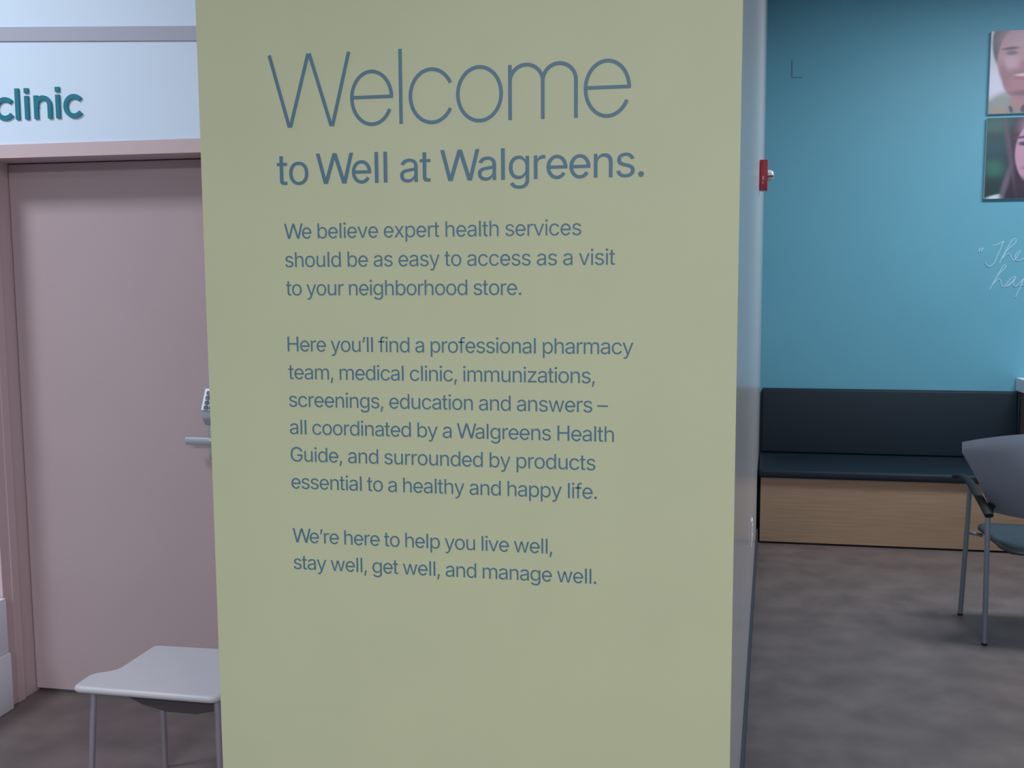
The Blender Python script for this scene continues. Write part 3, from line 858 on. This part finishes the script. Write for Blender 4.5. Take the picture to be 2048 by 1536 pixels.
obj('seat', shell(NB(), seat_fn, 18, 18, 0.034), M['chair_seat'], ch, True, 80)
for s in (-1, 1):
    X = XC + s * LX
    bm = NB()
    tube(bm, smooth_path([(X - s * 0.004, 4.905, 0.600), (X, 4.880, 0.42), (X + s * 0.004, 4.841, 0.006)], 6), 0.0118, 12)
    obj('leg', bm, M['steel'], ch, True)
    bm = NB()
    tube(bm, smooth_path([(X + s * 0.002, 5.215, 0.668), (X + s * 0.006, 5.225, 0.42), (X + s * 0.012, 5.262, 0.006)], 6), 0.0118, 12)
    obj('leg', bm, M['steel'], ch, True)
    bm = NB()
    tube(bm, smooth_path([(X - s * 0.004, 4.885, 0.590), (X + s * 0.002, 4.955, 0.620), (X + s * 0.006, 5.06, 0.652), (X + s * 0.008, 5.20, 0.682), (X + s * 0.020, 5.30, 0.690), (X + s * 0.042, 5.345, 0.680)], 6),
         0.02, 12, True, (0.021, 0.012))
    obj('armrest', bm, M['chair_arm'], ch, True)
    bm = NB()
    tube(bm, [(X + s * 0.005, 5.232, 0.428), (XC + s * 0.222, 5.205, 0.420)], 0.008, 10)
    obj('seat_bracket', bm, M['steel'], ch, True)
    bm = NB()
    tube(bm, smooth_path([(X - s * 0.004, 4.895, 0.592), (XC + s * 0.250, 5.000, 0.604), (XC + s * 0.225, 5.020, 0.618)], 5), 0.016, 10, True, (0.020, 0.014))
    obj('back_support', bm, M['chair_arm'], ch, True)
    for (x, y) in ((X + s * 0.004, 4.841), (X + s * 0.012, 5.262)):
        bm = NB(); tube(bm, [(x, y, 0.0), (x, y, 0.010)], 0.0130, 12)
        obj('foot_cap', bm, M['chair_arm'], ch, True)

# ================================================================== PRINTED PORTRAITS on the teal wall
def portrait(name, label, x, z, s, m):
    t = thing(name, label, 'picture', (x, 7.2, z), 'portrait prints on the teal wall')
    obj('panel', box(NB(), (x, 7.172, z), (x + s, 7.1995, z + s), 0.001, 1), M['white'], t)
    bm = NB()
    box(bm, (0, -0.0005, 0), (1, 0.0005, 1))
    me = bpy.data.meshes.new('print')
    bm.to_mesh(me); bm.free()
    o = link_mesh('print', me, m, None, False)
    o.parent = t
    o.location = (0.0005, 7.1712 - 7.2, 0.0005)
    o.scale = (s - 0.001, 1, s - 0.001)
    return t


man = print_mat('print_of_man', (188, 190, 202), [
    (0.08, 0.36, 0.10, 0.20, 0, 0.6, (206, 200, 222)),
    (0.45, -0.02, 0.62, 0.24, 0, 0.10, (122, 130, 130)),        # shirt
    (0.14, 0.14, 0.16, 0.10, 24, 0.6, (134, 140, 138)),
    (0.12, 0.03, 0.10, 0.06, 0, 0.6, (152, 134, 124)),
    (0.44, 0.15, 0.20, 0.13, 0, 0.25, (158, 114, 120)),         # neck
    (0.26, 0.050, 0.022, 0.045, 20, 0.4, (66, 66, 80)),
    (0.42, 0.055, 0.045, 0.055, -30, 0.4, (60, 56, 70)),
    (0.48, 0.95, 0.43, 0.20, 0, 0.06, (66, 58, 72)),            # hair
    (0.085, 0.82, 0.065, 0.22, 4, 0.25, (66, 58, 72)),
    (0.45, 0.66, 0.365, 0.44, 0, 0.05, (170, 122, 136)),        # face
    (0.45, 0.40, 0.300, 0.25, 0, 0.07, (158, 104, 116)),        # jaw
    (0.46, 0.92, 0.30, 0.16, 0, 0.7, (182, 142, 156)),
    (0.24, 0.62, 0.10, 0.09, 0, 0.8, (186, 144, 162)),
    (0.17, 0.47, 0.05, 0.15, 18, 0.8, (138, 90, 106)),
    (0.23, 0.785, 0.095, 0.020, 4, 0.6, (76, 58, 74)),          # brow, eye
    (0.67, 0.785, 0.095, 0.020, -4, 0.6, (76, 58, 74)),
    (0.245, 0.730, 0.065, 0.028, 0, 0.6, (92, 72, 90)),
    (0.655, 0.730, 0.065, 0.028, 0, 0.6, (92, 72, 90)),
    (0.45, 0.585, 0.09, 0.04, 0, 0.8, (140, 90, 108)),
    (0.44, 0.475, 0.225, 0.065, 0, 0.6, (140, 84, 100)),
    (0.44, 0.462, 0.140, 0.020, 0, 0.5, (204, 172, 182)),      # smile
    (0.44, 0.420, 0.150, 0.018, 0, 0.5, (160, 76, 90)),
    (0.44, 0.245, 0.20, 0.035, 0, 0.6, (112, 74, 90)),
])
woman = print_mat('print_of_woman', (26, 62, 66), [
    (0.10, 0.90, 0.14, 0.08, 0, 0.8, (44, 92, 90)),
    (0.10, 0.38, 0.10, 0.10, 0, 0.9, (48, 102, 92)),
    (0.08, 0.62, 0.14, 0.10, 0, 0.7, (22, 70, 84)),
    (0.06, 0.12, 0.16, 0.12, 0, 0.7, (24, 50, 52)),
    (0.14, 0.02, 0.12, 0.03, 10, 0.5, (190, 205, 210)),
    (0.62, 0.62, 0.37, 0.56, 0, 0.08, (52, 36, 58)),            # hair
    (0.50, 0.10, 0.30, 0.32, 0, 0.12, (44, 34, 52)),
    (0.27, 0.60, 0.03, 0.42, 10, 0.7, (84, 68, 92)),
    (0.24, 0.18, 0.035, 0.22, -14, 0.7, (98, 88, 108)),
    (0.70, 0.56, 0.36, 0.46, 0, 0.05, (186, 142, 166)),         # face
    (0.72, 0.88, 0.26, 0.14, 0, 0.7, (196, 156, 180)),
    (0.66, 0.16, 0.26, 0.12, 0, 0.5, (60, 38, 56)),
    (0.43, 0.755, 0.095, 0.016, 6, 0.6, (92, 62, 90)),
    (0.44, 0.675, 0.065, 0.026, 0, 0.5, (58, 66, 94)),
    (0.82, 0.675, 0.065, 0.026, 0, 0.5, (58, 66, 94)),
    (0.82, 0.755, 0.095, 0.016, -6, 0.6, (92, 62, 90)),
    (0.60, 0.50, 0.08, 0.05, 0, 0.8, (160, 108, 134)),
    (0.60, 0.375, 0.15, 0.035, 0, 0.5, (140, 62, 88)),
    (0.60, 0.385, 0.10, 0.014, 0, 0.4, (214, 190, 205)),
])
portrait('portrait_print', 'square print of a smiling dark haired man, upper picture on the teal wall', 1.760, 2.702, 0.515, man)
portrait('portrait_print', 'square print of a long haired woman before dark green, lower picture on the teal wall', 1.757, 2.164, 0.513, woman)

# ================================================================== SCRIPT and mark on the teal wall
bm = NB()
for pts in [
    [(1.7555, 1.8519), (1.7480, 1.8400), (1.7446, 1.8246)],
    [(1.7754, 1.8517), (1.7640, 1.8400), (1.7586, 1.8245)],
    [(1.8265, 1.8659), (1.854, 1.8719), (1.8947, 1.8924), (1.8855, 1.8757), (1.8752, 1.838), (1.8571, 1.7961), (1.8429, 1.7541), (1.8121, 1.729), (1.7896, 1.7461), (1.7871, 1.7588)],
    [(1.8748, 1.7518), (1.9001, 1.8084), (1.9300, 1.8500), (1.9639, 1.8800), (1.967, 1.9062), (1.9475, 1.9023), (1.9255, 1.8627), (1.9, 1.8126), (1.8855, 1.7791), (1.9100, 1.8062), (1.9346, 1.8101), (1.9445, 1.787), (1.9571, 1.7679), (1.9682, 1.7767), (1.9890, 1.8100), (1.9998, 1.8284), (1.9871, 1.8254), (1.9672, 1.8000), (1.9666, 1.7784), (1.9809, 1.7656), (2.0043, 1.7696), (2.0223, 1.7821), (2.038, 1.80)],
    [(1.822, 1.5829), (1.8477, 1.6358), (1.8775, 1.6863), (1.9116, 1.7201), (1.9109, 1.7388), (1.8955, 1.7284), (1.8697, 1.6822), (1.8516, 1.64), (1.8368, 1.6104), (1.8631, 1.6433), (1.8831, 1.644), (1.8925, 1.6102), (1.9009, 1.5996), (1.9285, 1.6037), (1.9588, 1.6353), (1.9774, 1.6626), (1.9464, 1.648), (1.9201, 1.6143), (1.9167, 1.6016), (1.9363, 1.6058), (1.959, 1.631), (1.9737, 1.6563), (1.9633, 1.6226), (1.9701, 1.6014), (1.9877, 1.6056), (2.0069, 1.6282), (2.0223, 1.6465), (2.0096, 1.6013), (1.9897, 1.5591), (1.9800, 1.5300)],
    [(2.0096, 1.6013), (2.020, 1.640), (2.040, 1.660), (2.052, 1.640), (2.040, 1.612), (2.018, 1.606)],
]:
    P = smooth_path([(p[0], p[1], 0) for p in pts], 5)
    ribbon(bm, [(p.x, p.y) for p in P], 0.0042, 7.1985, 7.2003, False, 0.004)
tag(rebase(obj('script_lettering', bm, M['chalk'])), 'thin pale handwritten words on the teal wall below the portraits', 'lettering')
bm = NB()
ribbon(bm, [(0.536, 3.095), (0.538, 2.984), (0.606, 2.984)], 0.006, 7.1980, 7.2003)
tag(rebase(obj('wall_mark', bm, M['mark'])), 'faint dark L-shaped line high on the teal wall near the grey wall', 'mark')
